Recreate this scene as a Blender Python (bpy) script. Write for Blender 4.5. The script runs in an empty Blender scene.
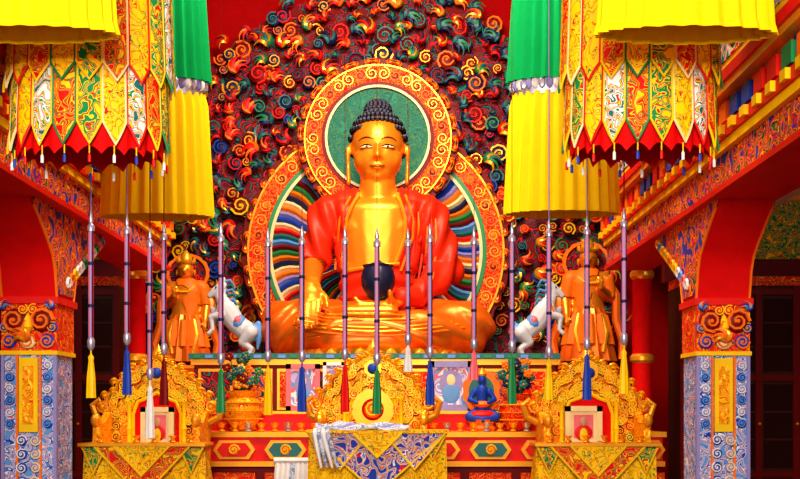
import bpy, bmesh, math, random
from mathutils import Vector, Matrix
from mathutils.kdtree import KDTree
from mathutils.bvhtree import BVHTree
random.seed(7)
S=bpy.context.scene
F=1020.0; EYE=1.6
def E(u,v,d):
    "image pixel unprojected from the camera: position at a given distance down the hall"
    return Vector(((u-400)*d/F, d-12.0, EYE+(410-v)*d/F))
# ------------------------------------------------------------ materials
M={}
def mat(name,col,rough=0.5,metal=0.0,bump=0,var=.22,spec=.5):
    m=bpy.data.materials.new(name); m.use_nodes=True
    nt=m.node_tree; b=nt.nodes['Principled BSDF']
    b.inputs['Base Color'].default_value=(*col,1); b.inputs['Roughness'].default_value=rough
    b.inputs['Metallic'].default_value=metal; b.inputs['Specular IOR Level'].default_value=spec
    n=nt.nodes.new('ShaderNodeTexNoise'); n.inputs['Scale'].default_value=9; n.inputs['Detail'].default_value=4
    tc=nt.nodes.new('ShaderNodeTexCoord'); nt.links.new(tc.outputs['Object'],n.inputs['Vector'])
    mx=nt.nodes.new('ShaderNodeMix'); mx.data_type='RGBA'
    mx.inputs[6].default_value=(*[c*(1-var) for c in col],1); mx.inputs[7].default_value=(*[min(1,c*(1+var/2)) for c in col],1)
    nt.links.new(n.outputs['Fac'],mx.inputs[0]); nt.links.new(mx.outputs[2],b.inputs['Base Color'])
    if bump:
        bp=nt.nodes.new('ShaderNodeBump'); bp.inputs['Strength'].default_value=bump
        n2=nt.nodes.new('ShaderNodeTexNoise'); n2.inputs['Scale'].default_value=60
        nt.links.new(tc.outputs['Object'],n2.inputs['Vector'])
        nt.links.new(n2.outputs['Fac'],bp.inputs['Height']); nt.links.new(bp.outputs['Normal'],b.inputs['Normal'])
    M[name]=m; return m
def pattern(name,cols,scale=6,dist=1.5,rough=0.6,lo=0.3,hi=0.7,rep=2,metal=0,detail=0.6):
    m=bpy.data.materials.new(name); m.use_nodes=True
    nt=m.node_tree; b=nt.nodes['Principled BSDF']; b.inputs['Roughness'].default_value=rough; b.inputs['Metallic'].default_value=metal
    b.inputs['Specular IOR Level'].default_value=.2
    tc=nt.nodes.new('ShaderNodeTexCoord')
    n=nt.nodes.new('ShaderNodeTexNoise'); n.inputs['Scale'].default_value=scale; n.inputs['Detail'].default_value=detail; n.inputs['Distortion'].default_value=dist
    nt.links.new(tc.outputs['Object'],n.inputs['Vector'])
    mr=nt.nodes.new('ShaderNodeMapRange'); mr.inputs[1].default_value=lo; mr.inputs[2].default_value=hi; mr.inputs[4].default_value=rep
    nt.links.new(n.outputs['Fac'],mr.inputs[0])
    fr=nt.nodes.new('ShaderNodeMath'); fr.operation='FRACT'; nt.links.new(mr.outputs[0],fr.inputs[0])
    cr=nt.nodes.new('ShaderNodeValToRGB'); cr.color_ramp.interpolation='CONSTANT'
    el=cr.color_ramp.elements
    while len(el)>1: el.remove(el[0])
    el[0].position=0; el[0].color=(*cols[0],1)
    for i,c in enumerate(cols[1:],1):
        e=el.new(i/len(cols)); e.color=(*c,1)
    nt.links.new(fr.outputs[0],cr.inputs[0]); nt.links.new(cr.outputs[0],b.inputs['Base Color'])
    bp=nt.nodes.new('ShaderNodeBump'); bp.inputs['Strength'].default_value=0.25; bp.inputs['Distance'].default_value=0.02
    nt.links.new(fr.outputs[0],bp.inputs['Height']); nt.links.new(bp.outputs['Normal'],b.inputs['Normal'])
    M[name]=m; return m
RED=(.75,.01,.006);DRED=(.2,.004,.004);YEL=(1,.6,.0);ORG=(.95,.2,.005);BLU=(.012,.06,.42);NAVY=(.006,.016,.08)
TEAL=(.01,.16,.15);GRN=(.008,.25,.07);WHT=(.82,.82,.78);CRM=(.9,.7,.33);PNK=(.85,.16,.2);LBL=(.12,.33,.7);BLK=(.012,.01,.012);GLD=(1,.43,.02);LIL=(.4,.36,.66)
mat('red',RED,spec=.25); mat('dred',DRED,spec=.2); mat('yel',YEL,.5,spec=.3); mat('org',ORG,spec=.3); mat('blu',BLU,spec=.3); mat('navy',NAVY,spec=.3); mat('teal',TEAL); mat('grn',GRN)
mat('wht',WHT); mat('crm',CRM); mat('pnk',PNK); mat('lbl',LBL); mat('blk',BLK); mat('lil',(.3,.28,.58),spec=.3)
mat('gold',GLD,.36,.45); mat('goldskin',(1,.33,.018),.33,.55,var=.12); mat('goldrobe',(.95,.19,.01),.36,.4,bump=.1); mat('robered',(.72,.03,.006),.48,.1,spec=.3)
mat('silver',(.5,.5,.64),.35,.6); mat('wood',(.09,.02,.008),.5,spec=.2); mat('glass',(.035,.012,.008),.15,spec=.3)
mat('yelcloth',(1,.68,.005),.7,var=.1,spec=.1); mat('grncloth',(.0,.36,.09),.7,var=.15,spec=.1); mat('redcloth',(.7,.003,.003),.75,bump=.1,spec=.15)
mat('skin',(.6,.3,.15)); mat('lamp',(.75,.85,.95),.4); mat('floorm',(.16,.05,.03),.3); mat('hair',(.008,.01,.03),.4)
mat('grey',(.5,.55,.62),.5); mat('wallred',(.42,.003,.004),.8,spec=.05); mat('bowlblue',(.006,.016,.05),.35)
mat('horsewhite',(.62,.64,.68),.5)
pattern('broY',[YEL,YEL,YEL,RED,YEL,GRN,YEL,YEL],16,.8,rep=1.8,detail=0)
pattern('broB',[WHT,GRN,YEL,RED,WHT,TEAL,WHT],16,.8,rep=1.8,detail=0)
pattern('broR',[RED,RED,YEL,RED,GRN,RED,YEL,RED],16,.8,rep=1.8,detail=0)
pattern('broG',[GRN,GRN,YEL,GRN,RED,YEL,GRN],16,.8,rep=1.8,detail=0)
pattern('colpat',[LBL,BLU,WHT,LIL,BLU,WHT,PNK,LBL,WHT,BLU],12,.8,detail=0)
pattern('beampat',[BLU,RED,ORG,RED,YEL,RED,NAVY,GRN,ORG,RED],9,.9,detail=0)
pattern('paint',[LBL,WHT,TEAL,LBL,YEL,RED,WHT,GRN],3,1.2)
pattern('ornred',[RED,RED,ORG,GLD,RED,DRED,ORG,RED],12,1,detail=0)
pattern('orngold',[GLD,ORG,YEL,GLD,RED,YEL],14,1,rough=.4,metal=.25,detail=0)
pattern('dark',[DRED,DRED,NAVY,RED,DRED,BLK,TEAL],5,1.2)
pattern('thangka',[(.3,.35,.7),WHT,(.5,.45,.8),LBL,PNK,WHT],5,1)
pattern('drape',[BLU,WHT,BLU,ORG,YEL,LBL,WHT,RED,BLU],12,.8,detail=0)
pattern('greyblue',[(.4,.47,.62),(.65,.7,.76),(.2,.28,.48),(.6,.63,.72)],9,1)
pattern('tealhalo',[(.015,.15,.1),(.03,.22,.13),(.01,.11,.09),(.06,.2,.08)],9,1)
# ------------------------------------------------------------ mesh builder
class MB:
    def __init__(s): s.v=[];s.f=[];s.m=[];s.mats=[]
    def mi(s,m):
        if m not in s.mats: s.mats.append(m)
        return s.mats.index(m)
    def add(s,vs,fs,m):
        o=len(s.v); s.v.extend([tuple(x) for x in vs]); i=s.mi(m)
        for f in fs: s.f.append([a+o for a in f]); s.m.append(i)
    def box(s,c,h,m,b=0.0):
        x,y,z=c;a,e,g=h
        vs=[(x+i*a,y+j*e,z+k*g) for i in(-1,1) for j in(-1,1) for k in(-1,1)]
        s.add(vs,[(0,1,3,2),(4,6,7,5),(0,4,5,1),(2,3,7,6),(0,2,6,4),(1,5,7,3)],m)
    def bb(s,x0,x1,y0,y1,z0,z1,m): s.box(((x0+x1)/2,(y0+y1)/2,(z0+z1)/2),(abs(x1-x0)/2,abs(y1-y0)/2,abs(z1-z0)/2),m)
    def sph(s,c,r,m,n=10,k=7):
        if not hasattr(r,'__len__'): r=(r,r,r)
        vs=[(c[0],c[1],c[2]-r[2])]
        for j in range(1,k):
            t=math.pi*j/k
            for i in range(n):
                p=2*math.pi*i/n; vs.append((c[0]+r[0]*math.sin(t)*math.cos(p),c[1]+r[1]*math.sin(t)*math.sin(p),c[2]-r[2]*math.cos(t)))
        vs.append((c[0],c[1],c[2]+r[2])); L=len(vs)-1; fs=[]
        for i in range(n): fs.append((0,1+(i+1)%n,1+i)); fs.append((L,L-n+i,L-n+(i+1)%n))
        for j in range(k-2):
            for i in range(n):
                a=1+j*n+i;b=1+j*n+(i+1)%n; fs.append((a,b,b+n,a+n))
        s.add(vs,fs,m)
    def lathe(s,c,prof,m,n=24,pl=0,amp=0,cols=None,zig=0,cap=True):
        o=len(s.v)
        for j,(r,z) in enumerate(prof):
            for i in range(n):
                t=2*math.pi*i/n; rr=r*(1+amp*math.cos(pl*t)) if pl else r
                zz=z+(zig*abs(math.sin(pl*t/2)) if (zig and j==0) else 0)
                s.v.append((c[0]+rr*math.cos(t),c[1]+rr*math.sin(t),c[2]+zz))
        for i in range(n):
            ix=s.mi(cols[i%len(cols)] if cols else m)
            for j in range(len(prof)-1):
                a=j*n+i;b=j*n+(i+1)%n; s.f.append([o+a,o+b,o+b+n,o+a+n]); s.m.append(ix)
        for j,rev in((0,True),(len(prof)-1,False)):
            if prof[j][0]>1e-4 and cap:
                f=[o+j*n+i for i in range(n)]; s.f.append(f[::-1] if rev else f); s.m.append(s.mi(m))
    def tube(s,path,r,m,n=6):
        path=[Vector(p) for p in path]; L=len(path)
        if not hasattr(r,'__len__'): r=[r]*L
        vs=[]; prev=None
        for i,p in enumerate(path):
            t=(path[min(i+1,L-1)]-path[max(i-1,0)]).normalized()
            if prev is None:
                a=Vector((0,1,0)) if abs(t.y)<.9 else Vector((1,0,0)); 
            else: a=prev
            u=(a-t*a.dot(t)).normalized(); prev=u; w=t.cross(u)
            for k in range(n):
                q=2*math.pi*k/n; vs.append(p+u*(r[i]*math.cos(q))+w*(r[i]*math.sin(q)))
        fs=[]
        for i in range(L-1):
            for k in range(n):
                a=i*n+k;b=i*n+(k+1)%n; fs.append((a,b,b+n,a+n))
        fs.append(list(range(n))[::-1]); fs.append([(L-1)*n+k for k in range(n)])
        s.add(vs,fs,m)
    def prism(s,poly,ax,a0,a1,m):
        n=len(poly)
        def pt(p,a):
            return (a,p[0],p[1]) if ax=='x' else ((p[0],a,p[1]) if ax=='y' else (p[0],p[1],a))
        vs=[pt(p,a0) for p in poly]+[pt(p,a1) for p in poly]
        fs=[list(range(n)),list(range(2*n-1,n-1,-1))]+[(i,(i+1)%n,n+(i+1)%n,n+i) for i in range(n)]
        s.add(vs,fs,m)
    def ring(s,cx,cz,y,th,r0,r1,m,n=72,a0=0,a1=2*math.pi,wav=0,wn=0):
        full=abs(a1-a0-2*math.pi)<1e-6; vs=[]; N=n if full else n+1
        for i in range(N):
            t=a0+(a1-a0)*i/n; R=r1*(1+wav*abs(math.sin(wn*t/2)))
            c,si=math.cos(t),math.sin(t)
            for (rr,yy) in ((r0,y),(R,y),(R,y-th),(r0,y-th)): vs.append((cx+rr*c,yy,cz+rr*si))
        fs=[]
        for i in range(n):
            a=4*i;b=4*((i+1)%N)
            for k in range(4): fs.append((a+k,a+(k+1)%4,b+(k+1)%4,b+k))
        s.add(vs,fs,m)
    def scroll(s,cx,cz,y,r,m1,m2,sg=1,ph=0,turn=1.6,th=.16,back=True):
        if back: s.sph((cx,y,cz),(r*.98,r*.3,r*.98),m2,10,5)
        P=[];R=[]
        K=14
        for i in range(K+1):
            t=i/K; a=ph+sg*turn*2*math.pi*t; rr=r*(1-.8*t)
            P.append((cx+rr*math.cos(a),y-r*.22-r*.12*t,cz+rr*math.sin(a))); R.append(r*th*(1-.4*t))
        s.tube(P,R,m1,5)
        s.sph((cx,y-r*.3,cz),r*.2,m1,6,4)
    def leaf(s,cx,cz,y,r,ms,ph,sg=1):
        "carved flame-leaf: curling tapered lobes fanning from one root"
        for q in range(5):
            a=ph+sg*(q-2)*.42; P=[];L=r*(2.1-.28*abs(q-2))
            for t in range(7):
                k=t/6; aa=a+sg*.9*k*k; P.append((cx+L*k*math.cos(aa),y-.04-.03*math.sin(k*3.1),cz+L*k*math.sin(aa)))
            s.tube(P,[r*w for w in(.2,.27,.3,.27,.2,.12,.03)],ms[q%len(ms)],5)
    def obj(s,name,parent=None,smooth=True):
        me=bpy.data.meshes.new(name); me.from_pydata([tuple(v) for v in s.v],[],s.f); 
        for k in s.mats: me.materials.append(M[k])
        me.polygons.foreach_set('material_index',s.m)
        bm=bmesh.new(); bm.from_mesh(me); bmesh.ops.recalc_face_normals(bm,faces=bm.faces); bm.to_mesh(me); bm.free()
        if smooth:
            me.polygons.foreach_set('use_smooth',[True]*len(me.polygons))
            try: me.set_sharp_from_angle(angle=math.radians(38))
            except Exception: pass
        o=bpy.data.objects.new(name,me); S.collection.objects.link(o)
        if parent: o.parent=parent
        return o
def empty(name):
    o=bpy.data.objects.new(name,None); S.collection.objects.link(o); o.empty_display_size=.2; return o
# ------------------------------------------------------------ body sculpting
def ico(sub=2):
    bm=bmesh.new(); bmesh.ops.create_icosphere(bm,subdivisions=sub,radius=1)
    v=[x.co.copy() for x in bm.verts]; f=[[q.index for q in x.verts] for x in bm.faces]; bm.free(); return v,f
ICO=ico(2); ICO3=ico(3)
class Body:
    def __init__(s): s.b=[]
    def ball(s,c,r,lab):
        if not hasattr(r,'__len__'): r=(r,r,r)
        s.b.append((Vector(c),r,lab))
    def limb(s,pts,rs,lab,sq=(1,1,1)):
        for i in range(len(pts)-1):
            a=Vector(pts[i]);b=Vector(pts[i+1]);ra,rb=rs[i],rs[i+1]
            n=max(2,int((b-a).length/(min(ra,rb)*.25)))
            for k in range(n+1):
                t=k/n; r=ra+(rb-ra)*t; s.ball(a.lerp(b,t),(r*sq[0],r*sq[1],r*sq[2]),lab)
    def build(s,vox,it=4):
        vs=[];fs=[]
        for c,r,l in s.b:
            o=len(vs); I=ICO3 if max(r)>.13 else ICO
            vs.extend([(c.x+v.x*r[0],c.y+v.y*r[1],c.z+v.z*r[2]) for v in I[0]]); fs.extend([[q+o for q in f] for f in I[1]])
        me=bpy.data.meshes.new('t'); me.from_pydata(vs,[],fs)
        o=bpy.data.objects.new('t',me); S.collection.objects.link(o)
        r=o.modifiers.new('r','REMESH'); r.mode='VOXEL'; r.voxel_size=vox
        sm=o.modifiers.new('s','SMOOTH'); sm.iterations=it; sm.factor=.6
        dg=bpy.context.evaluated_depsgraph_get(); dg.update()
        nm=bpy.data.meshes.new_from_object(o.evaluated_get(dg)); bpy.data.objects.remove(o); bpy.data.meshes.remove(me)
        kd=KDTree(len(s.b))
        for i,(c,r,l) in enumerate(s.b): kd.insert(c,i)
        kd.balance(); labs=[]
        for p in nm.polygons:
            best=None;bd=1e9
            for co,i,d in kd.find_n(p.center,20):
                c,r,l=s.b[i]; q=p.center-c
                dd=math.sqrt((q.x/r[0])**2+(q.y/r[1])**2+(q.z/r[2])**2)-1; dd*=min(r)
                if dd<bd: bd=dd;best=l
            labs.append(best)
        nm.polygons.foreach_set('use_smooth',[True]*len(nm.polygons))
        return nm,labs
def finish(nm,idx,mats,name,parent):
    nm.materials.clear()
    for k in mats: nm.materials.append(M[k])
    nm.polygons.foreach_set('material_index',idx); nm.name=name
    o=bpy.data.objects.new(name,nm); S.collection.objects.link(o); o.parent=parent; return o
def shell(nm,sel,off,th,m,name,parent,fold=None,its=4):
    used={};vs=[];fs=[]
    for p in nm.polygons:
        if not sel[p.index]: continue
        f=[]
        for vi in p.vertices:
            if vi not in used:
                v=nm.vertices[vi]; k=off+(fold(v.co) if fold else 0)
                used[vi]=len(vs); vs.append(v.co+v.normal*k)
            f.append(used[vi])
        fs.append(f)
    me=bpy.data.meshes.new(name); me.from_pydata([tuple(v) for v in vs],[],fs); me.materials.append(M[m])
    me.polygons.foreach_set('use_smooth',[True]*len(me.polygons))
    o=bpy.data.objects.new(name,me); S.collection.objects.link(o); o.parent=parent
    sm=o.modifiers.new('sm','SMOOTH'); sm.iterations=its; sm.factor=.6
    so=o.modifiers.new('so','SOLIDIFY'); so.thickness=th; so.offset=-1
    return o
# ============================================================ ROOM
b=MB(); b.bb(-6,6,-14,3,-.1,0,'floorm'); b.obj('floor',smooth=False)
b=MB(); b.bb(-6,6,-14,3,7.5,7.6,'dred'); b.obj('ceiling',smooth=False)
b=MB(); b.bb(-6,6,2.0,2.2,0,7.5,'wallred'); b.obj('wall_back',smooth=False)
for sg,nm in((-1,'wall_left'),(1,'wall_right')):
    b=MB(); b.bb(sg*5.2,sg*5.35,-14,2,0,7.5,'wallred'); b.obj(nm,smooth=False)
for sg,xi in((-1,2.42),(1,2.15)):
    b=MB(); y0,y1=-10.5,-1.4
    def band(off,th,z0,z1,m): b.bb(sg*(xi-off),sg*(xi-off+th),y0,y1,z0,z1,m)
    band(0,.42,3.08,3.3,'beampat'); band(.04,.5,3.3,3.36,'yel'); band(.03,.48,3.05,3.09,'red')
    band(.06,.5,3.36,3.44,'red'); band(.02,.46,3.44,3.62,'beampat'); band(.1,.55,3.62,3.67,'gold'); band(.12,.55,3.67,3.74,'red')
    band(0,.3,3.74,7.5,'wallred')
    k=y0
    while k<y1:
        b.bb(sg*(xi-.09),sg*(xi),k,k+.08,3.375,3.435,'yel'); b.bb(sg*(xi-.05),sg*(xi+.02),k+.02,k+.16,3.47,3.59,random.choice(['blu','grn','org','red']))
        k+=.22
    k=y0+.1
    while k<y1-.9:
        b.bb(sg*(xi-.05),sg*xi,k,k+.95,3.8,4.75,'yel'); b.bb(sg*(xi-.06),sg*xi,k+.05,k+.9,3.85,4.7,'paint')
        for q in range(7):
            yy=k+.12+.1*q; b.tube([(sg*(xi-.07),k+.48,4.0),(sg*(xi-.07),yy,4.62)],.012,'yel' if q%2 else 'wht',4)
        b.sph((sg*(xi-.06),k+.48,4.05),(.03,.2,.14),'lbl',10,6); b.sph((sg*(xi-.065),k+.48,4.0),(.03,.13,.1),'wht',10,6)
        k+=1.08
    b.obj('trim_1' if sg<0 else 'trim_2',smooth=False)
    b=MB(); b.bb(sg*(xi+.3),sg*5.2,-14,1.2,4.2,4.3,'dred'); b.obj('ceiling_aisle_left' if sg<0 else 'ceiling_aisle_right',smooth=False)
# ------------------------------------------------------------ columns with bow brackets
def column(x0,x1,dy,k=-1):
    g=empty('painted_column'); w=x1-x0; cx=(x0+x1)/2; yf=dy-12; yb=yf+w; cy=(yf+yb)/2; zt=2.42
    b=MB()
    b.bb(x0,x1,yf,yb,.25,2.0,'colpat'); b.bb(x0-.06,x1+.06,yf-.06,yb+.06,0,.25,'dred')
    for s_ in(-1,1):
        b.bb(cx+s_*w/2-.012,cx+s_*w/2+.012,yf-.012,yf+.02,.25,2.0,'lil'); b.bb(cx+s_*w*.22-.008,cx+s_*w*.22+.008,yf-.014,yf,1.0,2.0,'org')
    b.obj('shaft',g,False)
    b=MB()
    b.bb(cx-w*.18,cx+w*.18,yf-.02,yf+.01,1.44,1.98,'yel'); b.bb(cx-w*.1,cx+w*.1,yf-.03,yf,1.5,1.92,'orngold')
    for i in range(9):
        z=1.38-.1*i; 
        b.scroll(cx-w*.13,z,yf-.01,.04,'wht','blu',1,i); b.scroll(cx+w*.13,z,yf-.01,.04,'crm','lil',-1,i)
    for i in range(6):
        for s_ in(-1,1): b.scroll(cx+s_*w*.36,1.5+i*.085,yf-.01,.035,'wht' if i%2 else 'lbl','lil' if i%2 else 'blu',s_,i)
    b.obj('painted_panel',g)
    b=MB()
    b.bb(x0-.02,x1+.02,yf-.02,yb+.02,2.0,2.03,'yel')
    b.bb(x0-.01,x1+.01,yf-.01,yb+.01,2.03,2.37,'ornred'); b.bb(x0-.03,x1+.03,yf-.03,yb+.03,2.37,2.42,'red')
    for s_ in(-1,1):
        b.scroll(cx+s_*w*.26,2.25,yf-.02,.09,'org','dred',s_,0); b.scroll(cx+s_*w*.36,2.1,yf-.02,.055,'org','blu',-s_,0)
        b.scroll(cx+s_*w*.1,2.33,yf-.02,.04,'yel','red',s_,1); b.scroll(cx+s_*w*.46,2.2,yf-.02,.04,'gold','blu',s_,1)
        b.leaf(cx+s_*w*.44,2.33,yf-.0,.035,['blu','lbl','org'],1.57-s_*.6,s_)
    b.leaf(cx,2.1,yf-.03,.06,['org','gold','org'],1.57,1)
    b.scroll(cx,2.1,yf-.03,.06,'org','crm',1,0); b.lathe((cx,yf-.02,2.16),[(.01,0),(.04,.04),(.03,.1),(0,.15)],'yel',10)
    b.obj('capital',g)
    def prof(off=0):
        pf=[]
        a=[(0,0),(.02,.1),(.04,.2),(.09,.3),(.18,.38),(.27,.45),(.36,.52),(.45,.58),(.5,.66)]
        for p,q in a: pf.append((yf-p*1.05-off,zt+q+0))
        for p,q in reversed(a): pf.append((yb+p*1.6+off,zt+q))
        return pf
    b=MB(); b.prism(prof(),'x',x0,x1,'redcloth'); 
    for s_,xx in((-1,x0),(1,x1)):
        pp=prof(); 
        b.prism([(cy+(p-cy)*.95,zt+.03+(q-zt)*.93) for p,q in pp],'x',xx,xx+s_*.015,'beampat')
        for i in range(12):
            t=i/11; yy=yb-.15+.85*t; zz=zt+.12+.44*t; rr=.055
            P=[(xx+s_*.02,yy+rr*(1-.1*k)*math.cos(k*.8),zz+rr*(1-.1*k)*math.sin(k*.8)) for k in range(9)]
            b.tube(P,.015,random.choice(['org','yel','pnk','wht','grn','lbl']),5)
        b.tube([(xx+s_*.01,p,q) for p,q in pp],.01,'org',5)
    b.obj('bow_bracket',g)
    return g
column(-2.88,-2.5,7.4); column(2.19,2.56,7.5)
column(-2.88,-2.5,4.3); column(2.25,2.62,4.4)
for sg in(-1,1):
    g=empty('ceiling_light_box'); b=MB()
    x=2.95*sg; b.box((x,-3.7,3.38),(.22,.6,.05),'grey'); b.box((x,-3.7,3.32),(.19,.56,.02),'lamp'); b.box((x,-3.7,3.43),(.12,.45,.02),'wht')
    for q in(-.4,.4): b.tube([(x,-3.7+q,3.4),(x,-3.7+q,4.2)],.01,'grey',5)
    b.obj('housing',g,False)
    # panelled and glazed timber press along the aisle end
    g=empty('glazed_cabinet'); b=MB(); xa,xb=3.05,5.15; Y=-.9
    b.bb(sg*xa,sg*xb,Y,Y+.5,0,2.95,'wood'); b.bb(sg*xa,sg*xb,Y-.04,Y+.5,2.95,3.05,'ornred')
    for i in range(6):
        x=xa+.03+(xb-xa-.06)*i/5; b.bb(sg*(x-.035),sg*(x+.035),Y-.03,Y,0,2.95,'dred')
    for z in(.9,1.95,2.88): b.bb(sg*xa,sg*xb,Y-.035,Y,z-.03,z+.03,'dred')
    for i in range(5):
        x0_=xa+.09+(xb-xa-.06)*i/5; x1_=x0_+.33
        b.bb(sg*x0_,sg*x1_,Y-.012,Y,.97,1.88,'glass'); b.bb(sg*x0_,sg*x1_,Y-.012,Y,2.02,2.81,'glass')
        b.bb(sg*x0_,sg*x1_,Y-.02,Y,.12,.8,'redcloth'); b.bb(sg*(x0_+.04),sg*(x1_-.04),Y-.03,Y,.18,.74,'dred')
        for z in(1.27,1.57,2.28,2.54): b.bb(sg*x0_,sg*x1_,Y-.02,Y-.01,z,z+.02,'wood')
        b.sph((sg*(x1_+.02),Y-.05,1.45),.018,'gold',8,6)
    b.obj('cabinet_body',g)
    b=MB(); b.bb(sg*3.0,sg*5.2,-.45,-.3,3.05,4.2,'dred'); b.bb(sg*3.0,sg*5.2,-.5,-.45,3.3,3.95,'broG'); b.bb(sg*3.0,sg*5.2,-.55,-.45,3.95,4.05,'gold')
    b.obj('trim_3' if sg<0 else 'trim_4',smooth=False)
for px in(136,642):
    c=E(px,410,10.95); b=MB()
    b.lathe((c.x,c.y,0),[(.14,0),(.14,.2),(.11,.3),(.1,3.6),(.13,3.65),(.13,3.8)],'redcloth',16)
    for z in(1.2,2.1,3.0,3.55): b.lathe((c.x,c.y,z),[(.105,0),(.13,.03),(.13,.07),(.105,.1)],'gold',16)
    b.bb(c.x-.25,c.x+.25,c.y-.15,c.y+.15,3.8,3.95,'beampat'); b.bb(c.x-.12,c.x+.12,c.y-.12,c.y+.12,3.95,7.5,'wallred')
    b.obj('sanctuary_post')
# ============================================================ CARVED BACKDROP
g=empty('carved_backdrop')
D=13.75; k=D/F; HC=(378,140); AC=(376,252)
b=MB(); 
pol=[(150,350),(150,160),(205,120),(210,66),(240,34),(290,6),(330,-8),(430,-8),(470,6),(505,34),(545,66),(560,120),(612,160),(612,350)]
b.prism([(E(u,v,D).x,E(u,v,D).z if v<350 else 0.0) for u,v in pol],'y',D-12+.05,D-12+.24,'dark'); b.obj('backboard',g)
b=MB()
def inpoly(x,y,P):
    c=False;n=len(P)
    for i in range(n):
        x1,y1=P[i];x2,y2=P[(i+1)%n]
        if (y1>y)!=(y2>y) and x<(x2-x1)*(y-y1)/(y2-y1)+x1: c=not c
    return c
yy=-4; row=0
while yy<345:
    xx=150+(row%2)*8
    while xx<615:
        u=xx+random.uniform(-4,4); v=yy+random.uniform(-4,4)
        if inpoly(u,v,pol) and math.hypot(u-HC[0],v-HC[1])>74 and math.hypot(u-AC[0],v-AC[1])>122:
            p=E(u,v,D); r=random.choice([5,7,8,10])*k
            up=v<190
            if up: m1,m2=random.choice([('teal','navy'),('navy','dred'),('org','dred'),('teal','navy'),('red','dred'),('gold','dred'),('org','dred'),('grn','navy'),('red','navy'),('teal','dred'),('gold','navy'),('red','dred'),('gold','dred'),('blu','navy'),('org','navy')])
            else: m1,m2=random.choice([('grn','dred'),('gold','red'),('org','dred'),('grn','dred'),('teal','navy'),('yel','dred'),('red','dred'),('org','red'),('blu','navy'),('gold','dred'),('gold','dred')])
            y0_=D-12-random.uniform(.02,.1)
            if random.random()<.4: b.scroll(p.x,p.z,y0_,r,m1,m2,random.choice([-1,1]),random.uniform(0,6.3),th=.15)
            else:
                ms=random.choice([['red','gold','dred'],['org','red','red'],['navy','teal','dred'],['teal','navy','grn'],['gold','org','red'],['dred','red','navy'],['red','dred','org'],['grn','gold','teal']]) if up else random.choice([['gold','org','red'],['grn','teal','gold'],['org','red','yel'],['teal','navy','gold'],['red','org','dred'],['grn','gold','grn']])
                b.leaf(p.x,p.z,y0_,r*.85,ms,math.atan2(p.z-4.6,p.x+.3)+random.uniform(-.9,.9),random.choice([-1,1]))
        xx+=15
    yy+=13; row+=1
b.obj('cloud_scrolls',g)
D2=13.4; k2=D2/F; Y2=D2-12; c=E(*AC,D2); b=MB()
b.ring(c.x,c.z,Y2+.15,.2,0,131*k2,'dred',96,wav=.03,wn=56)
b.ring(c.x,c.z,Y2-.03,.05,108*k2,128*k2,'ornred',96)
b.ring(c.x,c.z,Y2-.05,.06,103*k2,106*k2,'crm',96); b.ring(c.x,c.z,Y2-.05,.05,106*k2,110*k2,'grn',96); b.ring(c.x,c.z,Y2-.05,.04,126*k2,128*k2,'gold',96)
cols=['blu','crm','red','teal','lbl','dred','grn','org','navy','crm','org','lil']
n=108
for i in range(n):
    a0=2*math.pi*i/n; a1=2*math.pi*(i+1)/n; vs=[];K=10
    for t in range(K+1):
        r=(25+78*t/K)*k2; wv=.018*math.sin(t*1.3)
        for a,dy in((a0,0),((a0+a1)/2,.04),(a1,0)): vs.append((c.x+r*math.cos(a+wv),Y2-.05-dy,c.z+r*math.sin(a+wv)))
    fs=[(3*t+q,3*t+q+1,3*t+q+4,3*t+q+3) for t in range(K) for q in(0,1)]
    b.add(vs,fs,cols[i%len(cols)])
for i in range(48):
    a=2*math.pi*i/48; r=118*k2; x=c.x+r*math.cos(a); z=c.z+r*math.sin(a)
    b.scroll(x,z,Y2-.06,.085,['gold','gold','org'][i%3],['red','org','red','dred'][i%4],1 if i%2 else -1,a,th=.13)
    b.leaf(c.x+(127*k2)*math.cos(a),c.z+(127*k2)*math.sin(a),Y2-.03,.05,['gold','org','red'],a,1 if i%2 else -1)
b.obj('body_aureole',g)
D3=13.2; k3=D3/F; Y3=D3-12; c=E(*HC,D3); b=MB()
b.ring(c.x,c.z,Y3+.15,.2,0,77*k3,'dred',96,wav=.05,wn=44)
b.ring(c.x,c.z,Y3-.04,.04,0,50*k3,'tealhalo',96); b.ring(c.x,c.z,Y3-.05,.07,50*k3,52.5*k3,'crm',96); b.ring(c.x,c.z,Y3-.05,.05,52.5*k3,56*k3,'dred',96)
b.ring(c.x,c.z,Y3-.05,.04,56*k3,73*k3,'ornred',96); b.ring(c.x,c.z,Y3-.05,.05,72*k3,73.5*k3,'gold',96)
for i in range(34):
    a=2*math.pi*i/34; r=64.5*k3; x=c.x+r*math.cos(a); z=c.z+r*math.sin(a)
    b.scroll(x,z,Y3-.07,.085,['gold','org','gold'][i%3],['red','dred'][i%2],1 if i%2 else -1,a,th=.13)
for i in range(44):
    a=2*math.pi*i/44
    b.leaf(c.x+74*k3*math.cos(a),c.z+74*k3*math.sin(a),Y3-.03,.05,['gold','red','org'],a,1 if i%2 else -1)
b.obj('head_halo',g)
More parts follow.
